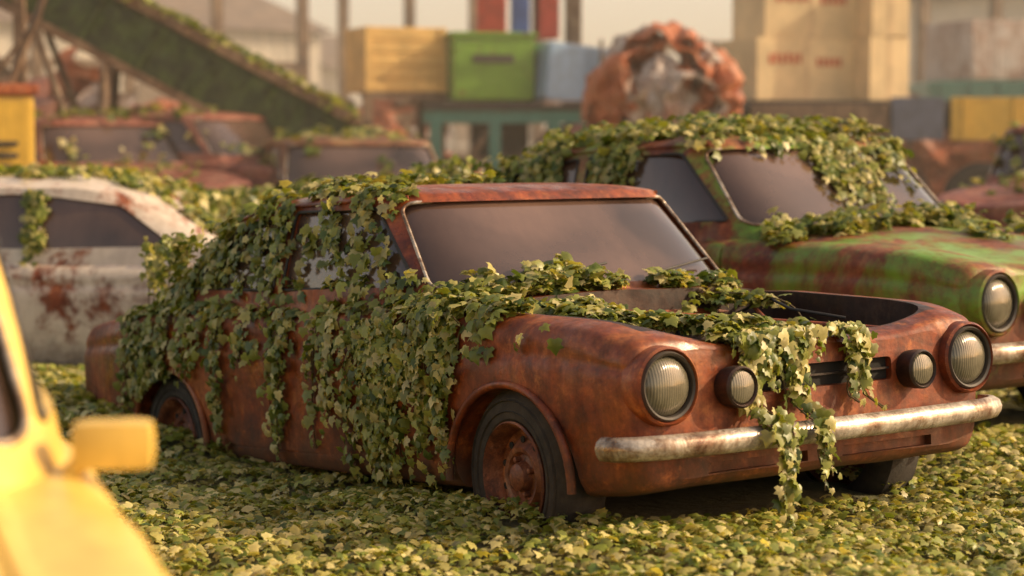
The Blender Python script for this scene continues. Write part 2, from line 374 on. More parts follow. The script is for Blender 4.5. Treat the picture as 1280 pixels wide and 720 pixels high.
    for sy in(-1,1):
        c=Vector((.0,sy*.70,.452))
        lathe('headlamp_pod',[(.30,.09),(.45,.118),(.58,.128),(.66,.129),(.70,.126),(.708,.118),(.69,.110),(.67,.105),(.66,0)],c,(1,0,0),paint,E,56)
        lathe('headlamp_rim',[(.672,.110),(.70,.111),(.71,.105),(.705,.098),(.69,.095)],c,(1,0,0),M_dark,E,56)
        lathe('headlamp_lens',[(.68,.098),(.698,.086),(.712,.06),(.718,.03),(.72,0)],c,(1,0,0),M_lens,E,48)
        c=Vector((.0,sy*.42,.43))
        lathe('fog_lamp_shell',[(.62,.03),(.64,.06),(.70,.068),(.735,.068),(.742,.062),(.735,.057),(.72,.056)],c,(1,0,0),M_rustbay_shade if detail else paint,E,40)
        lathe('fog_lamp_lens',[(.725,.058),(.737,.05),(.745,.026),(.747,0)],c,(1,0,0),M_lens,E,40)
        box('tail_lamp',(-3.655,sy*.52,.46),(.03,.2,.09),M_tail,E,(0,0,0),.01)
    if mirror:
        for sy in(-1,1):
            tube('mirror_arm',[(-.58,sy*.77,.70),(-.57,sy*.79,.725),(-.57,sy*.82,.735)],.018,paint,E)
            o=box('door_mirror',(-.57,sy*.845,.752),(.075,.14,.086),paint,E,(0,0,sy*-.25),.026); sm(o,60)
            box('mirror_glass',(-.608,sy*.845,.752),(.012,.11,.064),M_lens,E,(0,0,sy*-.25),.004)
    return E
def car_bvh(E):
    bpy.context.view_layer.update(); V=[];F=[]
    for o in E.children:
        if o.type!='MESH' or not o.name.split('.')[0] in('body_shell','cabin_shell','window_glass','front_bumper','headlamp_pod','tyre_front_right','tyre_rear_right'): continue
        b=len(V); M=o.matrix_world
        V+=[M@v.co for v in o.data.vertices]; F+=[tuple(b+i for i in p.vertices) for p in o.data.polygons]
    return BVHTree.FromPolygons(V,F)
WT_SUN=[2.2,3.6,4,1.8,3.6,2.2]
stems=[]
def strand(L,bvh,M,start,length,size=.05,spread=.03,dn=Vector((0,0,-1)),drift=.25,stem=False,dens=1,layer=.035):
    p=M@Vector(start); ph=random.uniform(0,6.28); st=.024; n_=int(length/st); last=Vector((0,-1,.3)); path=[]
    R=M.to_3x3(); fw=(R@Vector((1,0,0))).normalized()
    for i in range(n_):
        w=math.sin(ph+i*.25)*.35*drift+random.uniform(-1,1)*drift*.6
        q=p+dn*st+last.cross(Vector((0,0,1))).normalized()*w*st
        loc,nr,_,d=bvh.find_nearest(q,.14)
        if loc is not None:
            if (q-loc).dot(nr)<0: q=loc+nr*.008
            elif (q-loc).length<=.05: q=loc+nr*.008
            last=nr if nr.z>-.3 else last
        p=q; path.append(p.copy())
        for _ in range(dens):
            sd=last.cross(Vector((0,0,1)))
            sd=sd.normalized() if sd.length>1e-3 else fw
            o=sd*random.gauss(0,spread)+last*random.uniform(.004,layer)+Vector((0,0,random.uniform(-.015,.015)))
            nn=last+Vector((random.gauss(0,.42),random.gauss(0,.42),random.gauss(.15,.42)))
            t=Vector((random.gauss(0,.4),random.gauss(0,.4),-1.0)) if abs(last.z)<.8 else Vector((random.gauss(0,1),random.gauss(0,1),-.1))
            tap=1 if i<n_*.75 else 1-.5*(i-n_*.75)/(n_*.25+1e-6)
            L.add(p+o,nn,t,size*random.uniform(.5,1.25)*tap,0)
    if stem or random.random()<.12: stems.append([tuple(x) for x in path])
def top_patch(L,bvh,M,reg,n,size=.05,nthr=None,layers=.05,seed=0,cap=1.3,edge=.25,nsc=5):
    x0,x1,y0,y1=reg; R=M.to_3x3(); dn=(R@Vector((0,0,-1))).normalized()
    for _ in range(n):
        x=random.uniform(x0,x1); y=random.uniform(y0,y1)
        if nthr is not None:
            e=min(x-x0,x1-x,y-y0,y1-y)
            if noise.noise(Vector((x*nsc+seed,y*nsc,seed)))*.8+.5-max(0,(edge*.6-e))*3.5<nthr: continue
        loc,nr,_,d=bvh.ray_cast(M@Vector((x,y,cap)),dn)
        if loc is None: continue
        if nr.z<0: nr=-nr
        q=loc+nr*random.uniform(.006,layers)*(.5+.9*random.random())
        nn=nr+Vector((random.gauss(0,.42),random.gauss(0,.42),random.gauss(.1,.3)))
        t=Vector((random.gauss(0,1),random.gauss(0,1),-.5))
        L.add(q,nn,t,size*random.uniform(.55,1.25),0)
def finish(L,name,wts,simple_=False,parent=None):
    c=pick(len(L.p),wts); return build_leaves(name,L.p,L.n,L.t,L.s,c,simple_,parent)
# ------------------------------------------------------------------ ground
GL=-.075
def gz(x,y):
    a=.035*np.sin(x*1.7+.6*np.sin(y*1.3))+.03*np.sin(y*2.1+1.2+x*.7)+.015*np.sin(x*4.3+y*3.1)
    d=np.hypot(x,y-8); return a*.7*np.clip(1.4-d/25,0,1)+GL
g=np.sinh(np.linspace(-1,1,261)*5.2)/np.sinh(5.2)*450
X,Y=np.meshgrid(g,g+8,indexing='ij'); Z=gz(X,Y); nG=len(g)
v=np.stack([X,Y,Z],-1).reshape(-1,3); f=[(i*nG+j,(i+1)*nG+j,(i+1)*nG+j+1,i*nG+j+1) for i in range(nG-1) for j in range(nG-1)]
M_gr,nt,b=newmat('overgrown_soil'); vv=coords(nt)
c=ramp(nt,nz(nt,vv,9,10,.7),[(.3,(.02,.02,.009)),(.5,(.05,.055,.018)),(.7,(.12,.11,.04))])
far=ramp(nt,nz(nt,vv,.25,6,.6),[(.4,(.10,.11,.035)),(.6,(.24,.18,.10))]); c=mix(nt,.5,c,far)
nt.links.new(c,b.inputs['Base Color']); b.inputs['Roughness'].default_value=.95; bump(nt,b,nz(nt,vv,20,8),.8,.03)
mk('ground',v.tolist(),f,M_gr,None,True,60)
# ------------------------------------------------------------------ cars
main=make_car('rusted_car',(.665,7.07,-.03),-54,pitch=4.3,bay=True,paint=M_rust,steer=-4)
green=make_car('green_car',(2.13,9.2,.03),-50,pitch=2.8,sc=1.1,paint=M_green)
yellow=make_car('yellow_car',(-1.28,2.54,-.03),-69.5,paint=M_yel,mirror=True)
white=make_car('white_car',(-4.3,12.1,-.17),178,paint=M_white,detail=False)
bgc=[make_car('rusted_car',(-3.3,17.6,.26),-60,paint=M_bg1,detail=False),
 make_car('rusted_car',(-1.9,18.6,.32),-30,paint=M_bg1,detail=False),
 make_car('rusted_car',(-1.15,16.9,.08),-75,paint=M_bg2,detail=False),
 make_car('rusted_car',(-5.6,22.5,.5),-20,paint=M_bg2,detail=False,roll=4),
 make_car('rusted_car',(4.1,14.6,.22),-120,paint=M_bg1,detail=False,roll=3),
 make_car('rusted_car',(7.2,15.5,.0),-140,paint=M_bg2,detail=False)]
# ------------------------------------------------------------------ ivy : main
B=car_bvh(main); M=main.matrix_world.copy(); L=Leaves()
def strands(L,B,M,x0,x1,z0,z1,per,y=-.885,size=.047,rag=.4,spread=.019,**k):
    for _ in range(int((x1-x0)*per)):
        x=random.uniform(x0,x1); e=min(x-x0,x1-x)/(x1-x0)
        ln=(z0-z1)*random.uniform(.6,1.08)*(1-rag*(1-min(1,e*5))*random.random())+rag*.5*noise.noise(Vector((x*9,1,1)))
        strand(L,B,M,(x,y,z0+random.uniform(-.04,.02)),max(.06,ln),size,spread,**k)
def side_edge(x0,x1,n):
    top_patch(L,B,M,(x0,x1,-.90,-.72),n,nthr=None,layers=.04,edge=0)
strands(L,B,M,-.98,-.27,.69,.04,60)
strands(L,B,M,-1.22,-1.02,.69,.14,40)
strands(L,B,M,-.85,-.20,.69,.40,40)
strands(L,B,M,-1.54,-1.38,.69,.10,50)
strands(L,B,M,-1.80,-1.64,.69,.44,26)
strands(L,B,M,-2.03,-1.91,.69,.16,48)
strands(L,B,M,-2.36,-2.12,.69,.42,34)
strands(L,B,M,-2.90,-2.45,.68,.14,50)
for a,b_,n_ in((-1.24,-.25,480),(-1.56,-1.35,80),(-1.84,-1.58,90),(-2.4,-1.88,230),(-2.95,-2.4,280)): side_edge(a,b_,n_)
strands(L,B,M,-2.98,-2.28,1.04,.64,50,y=-.70)
strands(L,B,M,-2.3,-1.97,1.11,.76,38,y=-.71)
strands(L,B,M,-1.90,-1.70,1.13,.78,16,y=-.71)
strands(L,B,M,-1.66,-1.52,1.15,.66,46,y=-.71)
strands(L,B,M,-1.30,-1.16,1.15,.78,32,y=-.71)
strands(L,B,M,-1.10,-.90,1.14,1.04,20,y=-.70)
top_patch(L,B,M,(-3.05,-1.55,-.85,.70),4300,nthr=.44,seed=3,layers=.06)
top_patch(L,B,M,(-1.6,-.88,-.71,-.55),420,nthr=.38,seed=1,layers=.03,edge=.08)
top_patch(L,B,M,(-.54,-.30,-.86,-.10),900,nthr=.30,seed=2,layers=.07,edge=.08)
top_patch(L,B,M,(-.46,-.31,-.2,.62),520,nthr=.34,seed=2,layers=.05,edge=.08)
top_patch(L,B,M,(-.62,.05,-.90,-.70),500,nthr=.44,seed=6,layers=.05,edge=.12)
def bz(x,y): return .69-.10*x-.025*abs(math.sin(x*5))+.025*noise.noise(Vector((x*6,y*6,0)))
for _ in range(1300):
    t=random.random(); cx=-.38+1.02*t; cy=-.60+.30*t+.04*math.sin(t*9); wd=.13*(1-.6*t)
    y=cy+random.gauss(0,wd*.6); z=bz(cx,y)-.5*max(0,abs(y-cy)-.1)
    L.add(M@Vector((cx+random.gauss(0,.02),y,z+random.uniform(-.02,.025))),Vector((random.gauss(.1,.45),random.gauss(0,.45),1)),(random.gauss(0,1),random.gauss(0,1),-.4),.048*random.uniform(.5,1.25),0)
for _ in range(170):
    t=random.random(); cx=-.38+.30*t; cy=.40+.12*t; y=cy+random.gauss(0,.045)
    L.add(M@Vector((cx,y,.70-.04*t+random.uniform(-.02,.03))),Vector((random.gauss(.1,.45),random.gauss(0,.45),1)),(random.gauss(0,1),random.gauss(0,1),-.4),.048*random.uniform(.6,1.2),0)
vine=[(-.44,-.6,.70),(-.2,-.5,.70),(.05,-.42,.67),(.3,-.42,.66),(.5,-.33,.62),(.64,-.28,.59)]
stems.append([tuple(M@Vector(p)) for p in catmull(vine,5)])
stems.append([tuple(M@Vector(p)) for p in catmull([(-.4,.36,.71),(-.2,.45,.70),(.0,.50,.66),(.1,.52,.55)],5)])
F_dir=(M.to_3x3()@Vector((1,0,0))).normalized(); S_dir=(M.to_3x3()@Vector((0,1,0))).normalized()
def fstrand(y,ln,size=.050,spread=.018,dens=1,stem=False):
    x0=.60; path=[]; s=0; ph=random.uniform(0,6)
    while s<ln:
        if s<.08: x=x0+s; z=.59
        else:
            z=.59-(s-.08); x=.69 if z>.36 else (.69+(.36-z)/.06*.12 if z>.30 else .815)
        yy=y+.018*math.sin(ph+s*11)+.01*math.sin(ph+s*27)
        P=M@Vector((x,yy,z)); P=P+F_dir*random.uniform(0,.008); path.append(tuple(P))
        for _ in range(dens):
            tap=1 if s<ln*.7 else 1-.55*(s-ln*.7)/(ln*.3)
            o=S_dir*random.gauss(0,spread*tap)+F_dir*random.uniform(0,.03)
            up=.9 if s<.08 else .15
            nn=F_dir+Vector((random.gauss(0,.42),random.gauss(0,.42),up+random.gauss(0,.35)))
            L.add(P+o,nn,(random.gauss(0,.4),random.gauss(0,.4),-1),size*random.uniform(.55,1.25)*tap,0)
        s+=.022
    if stem: stems.append(path)
top_patch(L,B,M,(.54,.68,-.44,.0),220,layers=.05)
for _ in range(13): fstrand(random.uniform(-.42,-.04),random.uniform(.10,.27))
for _ in range(7): fstrand(random.uniform(-.36,-.305),random.uniform(.60,.80),stem=True)
for _ in range(5): fstrand(random.uniform(-.165,-.125),random.uniform(.48,.66),stem=True)
for _ in range(3): fstrand(random.uniform(-.25,-.20),random.uniform(.25,.36),stem=True)
for _ in range(7): fstrand(random.uniform(.10,.17),random.uniform(.26,.38),stem=True)
strands(L,B,M,-.05,.35,.64,.57,6)
finish(L,'ivy_vines',WT_SUN)
def stem_mesh(name,paths,r=.003):
    c=bpy.data.curves.new(name,'CURVE'); c.dimensions='3D'; c.bevel_depth=r; c.bevel_resolution=1; c.materials.append(M_stem)
    for pts in paths:
        if len(pts)<2: continue
        s=c.splines.new('POLY'); s.points.add(len(pts)-1)
        for i,p in enumerate(pts): s.points[i].co=(*p,1)
    o=bpy.data.objects.new(name,c); return link(o)
# ------------------------------------------------------------------ ivy : green car
B=car_bvh(green); M=green.matrix_world.copy(); L=Leaves()
top_patch(L,B,M,(-3.1,-.84,-.72,.72),5600,nthr=.2,seed=4,layers=.08,size=.053)
top_patch(L,B,M,(-.56,-.18,-.84,.80),2300,nthr=.30,seed=8,layers=.08,size=.052)
top_patch(L,B,M,(-.35,.25,-.1,.8),800,nthr=.50,seed=9,layers=.05,size=.052)
top_patch(L,B,M,(-3.5,-2.4,-.85,.85),1500,nthr=.3,seed=5,layers=.08)
strands(L,B,M,-2.9,-1.2,1.13,.72,46,y=-.71,size=.053)
strands(L,B,M,-1.3,-.7,.69,.56,22,size=.053)
gd=Vector((.643*.8,-.766*.8,-.8)).normalized()
for _ in range(26): strand(L,B,M,(-.86,random.uniform(-.12,.22),1.14),random.uniform(.25,.60),.052,.025,dn=gd)
for _ in range(12): strand(L,B,M,(-.86,random.uniform(-.5,.0),1.14),random.uniform(.04,.16),.052,.03,dn=gd)
for _ in range(16): strand(L,B,M,(-.86,random.uniform(.25,.66),1.14),random.uniform(.10,.40),.052,.03,dn=gd)
finish(L,'ivy_vines',WT_SUN)
stem_mesh('ivy_stems',stems)
L=Leaves()
B=car_bvh(white); M=white.matrix_world.copy()
top_patch(L,B,M,(-3.6,-.3,-.8,.58),3400,nthr=.42,seed=14,layers=.05,size=.065)
for _ in range(22): strand(L,B,M,(random.choice([random.uniform(-2.9,-2.6),random.uniform(-1.62,-1.55)]),.73,1.12),random.uniform(.1,.45),.06,.025)
for E in bgc:
    B=car_bvh(E); M=E.matrix_world.copy()
    top_patch(L,B,M,(-3.5,.5,-.8,.8),1300,nthr=.64,seed=random.random()*50,layers=.07,size=.085,cap=1.5)
finish(L,'ivy_vines',WT_SUN)
# ------------------------------------------------------------------ ivy mounds
def mound(cx,cy,rx,ry,h,nl,size,seed,wts=WT_SUN):
    n=44; v=[];f=[]
    for i in range(n+1):
        for j in range(n+1):
            u=i/n*2-1; w=j/n*2-1; x=cx+u*rx; y=cy+w*ry
            z=h*max(0,1-max(abs(u)**4,abs(w)**2.5))**.6*(.82+.35*noise.noise(Vector((x*.9,y*.9,seed)))+.15*noise.noise(Vector((x*3,y*3,seed))))-.14
            v.append((x,y,z))
    f=[(i*(n+1)+j,(i+1)*(n+1)+j,(i+1)*(n+1)+j+1,i*(n+1)+j+1) for i in range(n) for j in range(n)]
    o=mk('ivy_mound',v,f,M_gr,None,True,80)
    bv=BVHTree.FromPolygons([Vector(p) for p in v],f); L=Leaves()
    for _ in range(nl):
        x=cx+random.uniform(-1,1)*rx; y=cy+random.uniform(-1,1)*ry
        loc,nr,_,d=bv.ray_cast(Vector((x,y,5)),Vector((0,0,-1)))
        if loc is None or loc.z<-.05: continue
        if nr.z<0: nr=-nr
        L.add(loc+nr*random.uniform(0,.09),nr+Vector((random.gauss(0,.5),random.gauss(0,.5),.2)),(random.gauss(0,1),random.gauss(0,1),-.6),size*random.uniform(.6,1.3),0)
    finish(L,'leaves',wts,True,o)
mound(-3.3,14.9,3.6,.9,1.08,12000,.085,1)
mound(1.0,15.8,2.3,1.0,1.0,8000,.09,2)
mound(-9,15,3.5,1.5,1.1,6000,.1,3)
mound(8.5,13.5,3,1.2,.85,7000,.09,5)
# ------------------------------------------------------------------ ground leaves
def ground_leaves(name,x0,x1,y0,y1,dens,size,simple_,wedge):
    K=int((x1-x0)*(y1-y0)*dens); x=rng.uniform(x0,x1,K); y=rng.uniform(y0,y1,K)
    keep=np.abs(x)<wedge[0]+wedge[1]*y
    for E in(main,green):
        A=np.array(E.matrix_world.inverted()); lx=A[0,0]*x+A[0,1]*y+A[0,3]; ly=A[1,0]*x+A[1,1]*y+A[1,3]
        keep&=~((lx>-3.4)&(lx<.45)&(np.abs(ly)<.68))
    x=x[keep];y=y[keep]
    clump=.5+.5*np.sin(x*5.1+2*np.sin(y*3.7))*np.sin(y*6.3+1.5*np.sin(x*4.1))
    k2=rng.uniform(0,1,len(x))<(.45+.75*clump); x=x[k2];y=y[k2];clump=clump[k2];K=len(x)
    z=gz(x,y)+rng.uniform(.0,.035,K)+.035*clump
    n=np.stack([rng.normal(0,.42,K),rng.normal(0,.42,K),np.ones(K)],1); t=np.stack([rng.normal(0,1,K),rng.normal(0,1,K),rng.normal(0,.2,K)],1)
    c=pick(K,[1.4,3,4.5,.6,5,4.5])*(.95+.4*clump[:,None])
    build_leaves(name,np.stack([x,y,z],1),n,t,size*rng.uniform(.5,1.3,K),c,simple_)
ground_leaves('ivy_ground_cover',-3.2,3.6,4.6,8.2,2500,.038,False,(.9,.26))
ground_leaves('ivy_ground_cover',-4.5,4.8,8.2,12,1600,.044,True,(1.2,.28))
ground_leaves('ivy_ground_cover',-9,10,12,20,200,.10,True,(1.5,.36))
ground_leaves('ivy_ground_cover',-20,22,20,45,16,.22,True,(3,.4))
# ------------------------------------------------------------------ background
M_beltg=rust('mossy_steel',[(.02,.03,.012),(.035,.06,.018),(.07,.12,.03),(.14,.2,.05)],seed=31,sc=1.2)
M_steel=rust('brown_steel',[(.10,.06,.035),(.22,.13,.075),(.34,.22,.13),(.46,.33,.21)],seed=33)
M_yp=rust('yellow_steel',R1,paint=(.78,.48,.06),thr=.38,seed=35)
M_crate=simple('crate_wood',(.72,.46,.15),.7,sc=3)
M_gp=rust('green_steel',R1,paint=(.20,.40,.04),thr=.38,seed=37)
M_bp=rust('blue_steel',R1,paint=(.30,.46,.66),thr=.36,seed=39)
M_red=simple('red_paint',(.50,.05,.03),.5); M_blue2=simple('navy_paint',(.10,.12,.18),.5); M_navy=simple('blue_paint',(.05,.12,.38),.5)
M_card=simple('cardboard',(.78,.58,.32),.8,sc=2,var=.2); M_tape=simple('tape',(.64,.45,.24),.4)
M_ink=simple('red_ink',(.55,.12,.05),.7)
M_or=rust('orange_scrap',[(.3,.06,.02),(.55,.13,.035),(.66,.21,.07),(.7,.38,.24)],seed=41,sc=1.5)
M_pale=rust('pale_scrap',[(.45,.2,.14),(.56,.42,.34),(.68,.6,.54),(.74,.7,.66)],seed=43)
M_wall=simple('beige_cladding',(.66,.56,.43),.85,sc=.6,var=.25); M_wall2=simple('grey_cladding',(.64,.58,.50),.85,sc=.5,var=.3)  # wall colours brightened to carry painted background haze
M_win=simple('dark_windows',(.16,.13,.11),.25); M_teal=rust('teal_steel',R1,paint=(.07,.26,.21),thr=.35,seed=45)
C=empty('conveyor_belt',(-1.75,20,1.15),(0,0,0)); Ln=9.5
e=empty('conveyor_frame'); e.parent=C; e.rotation_euler=(0,0,math.pi+.12)
CA=math.radians(28)
def cv(x,y,z): return (x*math.cos(CA)-z*math.sin(CA),y,x*math.sin(CA)+z*math.cos(CA))
def cbox(nm,c,s,mat,bev=0): box(nm,cv(*c),s,mat,e,(0,-CA,0),bev)
cbox('belt',(Ln/2,0,.24),(Ln,1.1,.04),M_beltg); cbox('belt_return',(Ln/2,0,-.30),(Ln,1.1,.03),M_dark)
for sy in(-1,1):
    cbox('side_plate',(Ln/2,sy*.6,-.02),(Ln,.03,.50),M_beltg)
    cbox('side_rail',(Ln/2,sy*.63,.30),(Ln,.07,.10),M_steel); cbox('lower_rail',(Ln/2,sy*.63,-.30),(Ln,.08,.09),M_steel)
    for k in range(16): cbox('plate_rib',(.3+k*.6,sy*.63,0),(.05,.05,.5),M_beltg)
for k in range(16):
    p=cv(.2+k*.6,0,.16); lathe('roller',[(-.5,.0),(-.5,.05),(.5,.05),(.5,0)],p,(0,1,0),M_steel,e,12)
lathe('tail_drum',[(-.55,.0),(-.55,.2),(.55,.2),(.55,0)],cv(0,0,.03),(0,1,0),M_dark,e,24)
for xx in(2.4,6.2):
    for sy in(-1,1):
        p=cv(xx,sy*.6,-.3); tube('support_leg',[p,(p[0]+.15,p[1]*1.4,-1.2)],.05,M_steel,e); tube('leg_brace',[cv(xx+.8,sy*.6,-.3),(p[0]+.1,p[1]*1.3,-.5)],.035,M_steel,e)
LL=Leaves(); bpy.context.view_layer.update(); EM=e.matrix_world
for _ in range(3500):
    p=EM@Vector(cv(random.uniform(0,Ln),random.gauss(0,.36),.28+random.uniform(0,.14)))
    LL.add(p,Vector((random.gauss(0,.5),random.gauss(0,.5),1)),(random.gauss(0,1),random.gauss(0,1),-.4),.11*random.uniform(.6,1.2),0)
finish(LL,'ivy_on_conveyor',WT_SUN,True,None)
Y_=empty('yellow_loader',(-4.72,17.2,0),(0,0,math.radians(20)))
box('cab',(0,0,1.22),(1.0,1.0,.78),M_yp,Y_,(0,0,0),.06); box('cab_cover',(0,0,1.66),(1.06,1.06,.10),M_or,Y_,(0,0,0),.03)
boxes_mesh('cab_grille',[((0,-.52,1.0+.1*k),(.7,.03,.04)) for k in range(3)],M_dark,Y_)
box('chassis',(0,0,.6),(1.6,1.1,.45),M_yp,Y_,(0,0,0),.05)
for sx in(-.6,.6):
    for sy in(-.6,.6): lathe('wheel',[(-.15,0),(-.15,.4),(-.1,.48),(.1,.48),(.15,.4),(.15,0)],(sx,sy,.45),(0,1,0),M_tyre,Y_,24)
tube('lift_arm',[(.3,-.4,1.7),(.55,-.4,2.3),(.75,-.4,2.9)],.035,M_steel,Y_); tube('lift_ram',[(.1,-.4,1.7),(.5,-.4,2.2)],.02,M_steel,Y_)
T=empty('sorting_machine',(0,24,0))
box('platform',(.1,0,1.62),(2.3,1.6,.10),M_dark,T,(0,0,0),.01); box('platform_beam',(.1,-.7,1.50),(2.3,.12,.16),M_teal,T)
box('green_hopper',(-.33,-.25,2.07),(.98,1.0,.76),M_gp,T,(0,0,math.radians(14)),.03)
box('hopper_label',(-.22,-.79,2.17),(.5,.02,.10),M_dark,T,(0,0,math.radians(14))); box('hopper_rim',(-.33,-.25,2.46),(1.04,1.06,.05),M_gp,T,(0,0,math.radians(14)),.01)
box('blue_housing',(.62,-.2,2.0),(.85,1.0,.68),M_bp,T,(0,math.radians(6),math.radians(22)),.05); box('housing_lip',(.62,-.2,1.66),(.9,1.1,.06),M_pale,T,(0,0,.35))
boxes_mesh('legs',[((x,y,.8),(.14,.14,1.6)) for x in(-.9,-.2,.5,1.1) for y in(-.7,.7)],M_teal,T)
boxes_mesh('cross_beams',[((.1,-.7,1.0),(2.2,.08,.08)),((.1,-.7,.5),(2.2,.08,.08))],M_steel,T)
for k in range(3): tube('leg_brace',[(-.9+.7*k,-.72,.4),(-.2+.7*k,-.72,1.45)],.04,M_steel,T)
box('drive_unit',(-.15,.3,1.25),(.7,.6,.5),M_dark,T,(0,0,0),.05); lathe('flywheel',[(-.06,0),(-.06,.28),(.06,.28),(.06,0)],(.7,-.5,1.15),(0,1,0),M_steel,T,24)
box('red_bin',(-.25,.3,2.85),(.36,.5,.9),M_red,T,(0,0,0),.04); box('navy_bin',(.10,.35,2.8),(.24,.5,.8),M_navy,T,(0,0,0),.04); box('red_hood',(.42,.35,2.9),(.26,.4,.9),M_red,T,(0,0,.2),.05)
box('brown_duct',(.75,.35,2.7),(.2,.4,.8),M_steel,T,(0,0,0),.03)
box('upper_frame',(.0,.6,3.2),(2.0,.1,.1),M_steel,T)
boxes_mesh('rail_posts',[((x,-.72,2.0),(.04,.04,.8)) for x in(1.05,1.2)],M_steel,T)
K_=empty('yellow_crate',(-1.4,23.6,0),(0,0,math.radians(22)))
box('crate_body',(0,0,2.16),(1.0,.8,.76),M_crate,K_,(0,0,0),.02)
boxes_mesh('crate_slats',[((0,-.412,1.86+.15*k),(1.0,.02,.13)) for k in range(5)]+[((sx,-.43,2.16),(.08,.02,.76)) for sx in(-.46,.46)],M_crate,K_)
boxes_mesh('stand',[((sx,sy,.85),(.1,.1,1.7)) for sx in(-.45,.45) for sy in(-.35,.35)]+[((0,-.36,1.74),(1.05,.1,.08))],M_steel,K_)
def crumple(name,c,s,mat,parent,seed,sub=4,amp=.35):
    bm=bmesh.new(); bmesh.ops.create_icosphere(bm,subdivisions=sub,radius=1)
    for v in bm.verts:
        p=v.co.copy(); a=abs(noise.noise(p*1.6+Vector((seed,0,0)))); b2=abs(noise.noise(p*3.9+Vector((0,seed,0)))); c2=noise.cell(p*2.2+Vector((seed,)*3))
        r=1+amp*(1.4*a-.9*b2)+.12*c2; v.co=Vector((p.x*s[0],p.y*s[1],p.z*s[2]))*r
    m=bpy.data.meshes.new(name); bm.to_mesh(m); bm.free(); m.materials.append(mat)
    o=bpy.data.objects.new(name,m); o.location=c; return link(o,parent)
def sheet(name,c,w,h,mat,parent,seed,rot):
    n=16; v=[];
    for i in range(n+1):
        for j in range(n+1):
            u=i/n-.5; q=j/n-.5
            v.append((u*w,.55*w*abs(noise.noise(Vector((u*3+seed,q*3,0))))+.2*math.sin(u*6+seed),q*h+.1*noise.noise(Vector((u*4,q*4,seed)))))
    f=[(i*(n+1)+j,(i+1)*(n+1)+j,(i+1)*(n+1)+j+1,i*(n+1)+j+1) for i in range(n) for j in range(n)]
    o=mk(name,v,f,mat,parent); o.location=c; o.rotation_euler=rot; return o
P_=empty('scrap_metal_pile',(1.5,21,0))
def curl(name,c,R,w,a0,a1,mat,seed,rot):
    n=30; v=[]
    for i in range(n+1):
        a=a0+(a1-a0)*i/n; r=R*(1+.22*noise.noise(Vector((a*1.5,seed,0))))
        for j in range(7):
            q=(j/6-.5)*w; rr=r+.10*noise.noise(Vector((a*3,q*4,seed)))
            v.append((rr*math.cos(a),q+.08*noise.noise(Vector((a*2,q,seed+3))),rr*math.sin(a)))
    f=[(i*7+j,(i+1)*7+j,(i+1)*7+j+1,i*7+j+1) for i in range(n) for j in range(6)]
    o=mk(name,v,f,mat,P_); o.location=c; o.rotation_euler=rot
    md=o.modifiers.new('t','SOLIDIFY'); md.thickness=.03; return o
crumple('crushed_base',(.0,.2,.55),(1.1,.8,.8),M_bg1,P_,3)
crumple('crushed_panel_a',(-.30,.2,1.55),(.34,.4,.42),M_or,P_,1); crumple('crushed_panel_b',(.08,-.30,1.62),(.30,.25,.44),M_pale,P_,2)
curl('torn_hull_a',(.12,-.0,1.85),.54,.55,-.6,3.6,M_or,1,(.2,.1,-.4)); curl('torn_hull_b',(-.22,-.2,1.75),.40,.5,.2,4.3,M_or,5,(-.3,.3,.6)); curl('torn_hull_c',(.30,-.45,1.60),.34,.35,-1.5,2.4,M_pale,8,(.2,-.2,.3)); curl('torn_hull_d',(.48,.1,1.75),.46,.45,-1.0,1.9,M_or,11,(.2,.3,-.8)); curl('torn_hull_e',(.25,-.1,2.05),.30,.4,.3,3.2,M_or,15,(.3,.5,.2)); curl('torn_hull_f',(-.15,.1,2.05),.32,.3,-.5,2.6,M_pale,19,(-.2,-.4,.7))
for k in range(12): sheet('bent_sheet_%d'%k,(random.uniform(-.6,.65),random.uniform(-.6,.1),random.uniform(1.25,2.1)),random.uniform(.3,.6),random.uniform(.35,.6),[M_or,M_pale,M_or,M_or][k%4],P_,k*3.1,(random.uniform(-.7,.7),random.uniform(-1.2,1.2),random.uniform(-.8,.8)))
for k in range(6): tube('bent_pipe_%d'%k,[(random.uniform(-.6,.6),random.uniform(-.7,0),random.uniform(1,2.2)) for _ in range(3)],.025,M_or,P_)
F_=empty('flatbed_trailer',(5.0,24.2,0),(0,0,math.radians(4)))
box('deck',(.8,0,1.62),(6.4,2.2,.12),M_dark,F_,(0,0,0),.02); box('chassis_rail',(.8,-.6,1.45),(6.2,.12,.2),M_dark,F_)
box('yellow_side_board',(1.85,-1.13,1.47),(3.6,.06,.50),M_yp,F_,(0,0,0),.01); box('dark_side_board',(-.35,-1.13,1.47),(.62,.06,.5),M_blue2,F_,(0,0,0),.01)
boxes_mesh('board_ribs',[((.2+.6*k,-1.175,1.47),(.06,.03,.5)) for k in range(6)],M_yp,F_)
box('tail_board',(-1.5,-1.13,1.5),(1.6,.05,.28),M_steel,F_)
for x in(-.6,.5,2.8,3.6): lathe('trailer_wheel',[(-.12,0),(-.12,.2),(-.14,.4),(-.08,.48),(.08,.48),(.14,.4),(.12,.2),(.12,0)],(x,-.95,.48),(0,1,0),M_tyre,F_,28)
def carton(x,y,z,w,dp,h,rz,mark=True):
    E=empty('cardboard_box',(x,y,z),(0,0,math.radians(rz)))
    box('carton',(0,0,h/2),(w,dp,h),M_card,E,(0,0,0),.012); box('tape_strip',(0,0,h/2),(.07,dp+.006,h+.006),M_tape,E)
    if mark: boxes_mesh('printed_mark',[((-w*.36+.075*k,-dp/2-.004,h*(.66+.02*(k%2))),(.045,.006,.12)) for k in range(6)]+[((w*.12+.07*k,-dp/2-.004,h*.62),(.045,.006,.10)) for k in range(5)],M_ink,E)
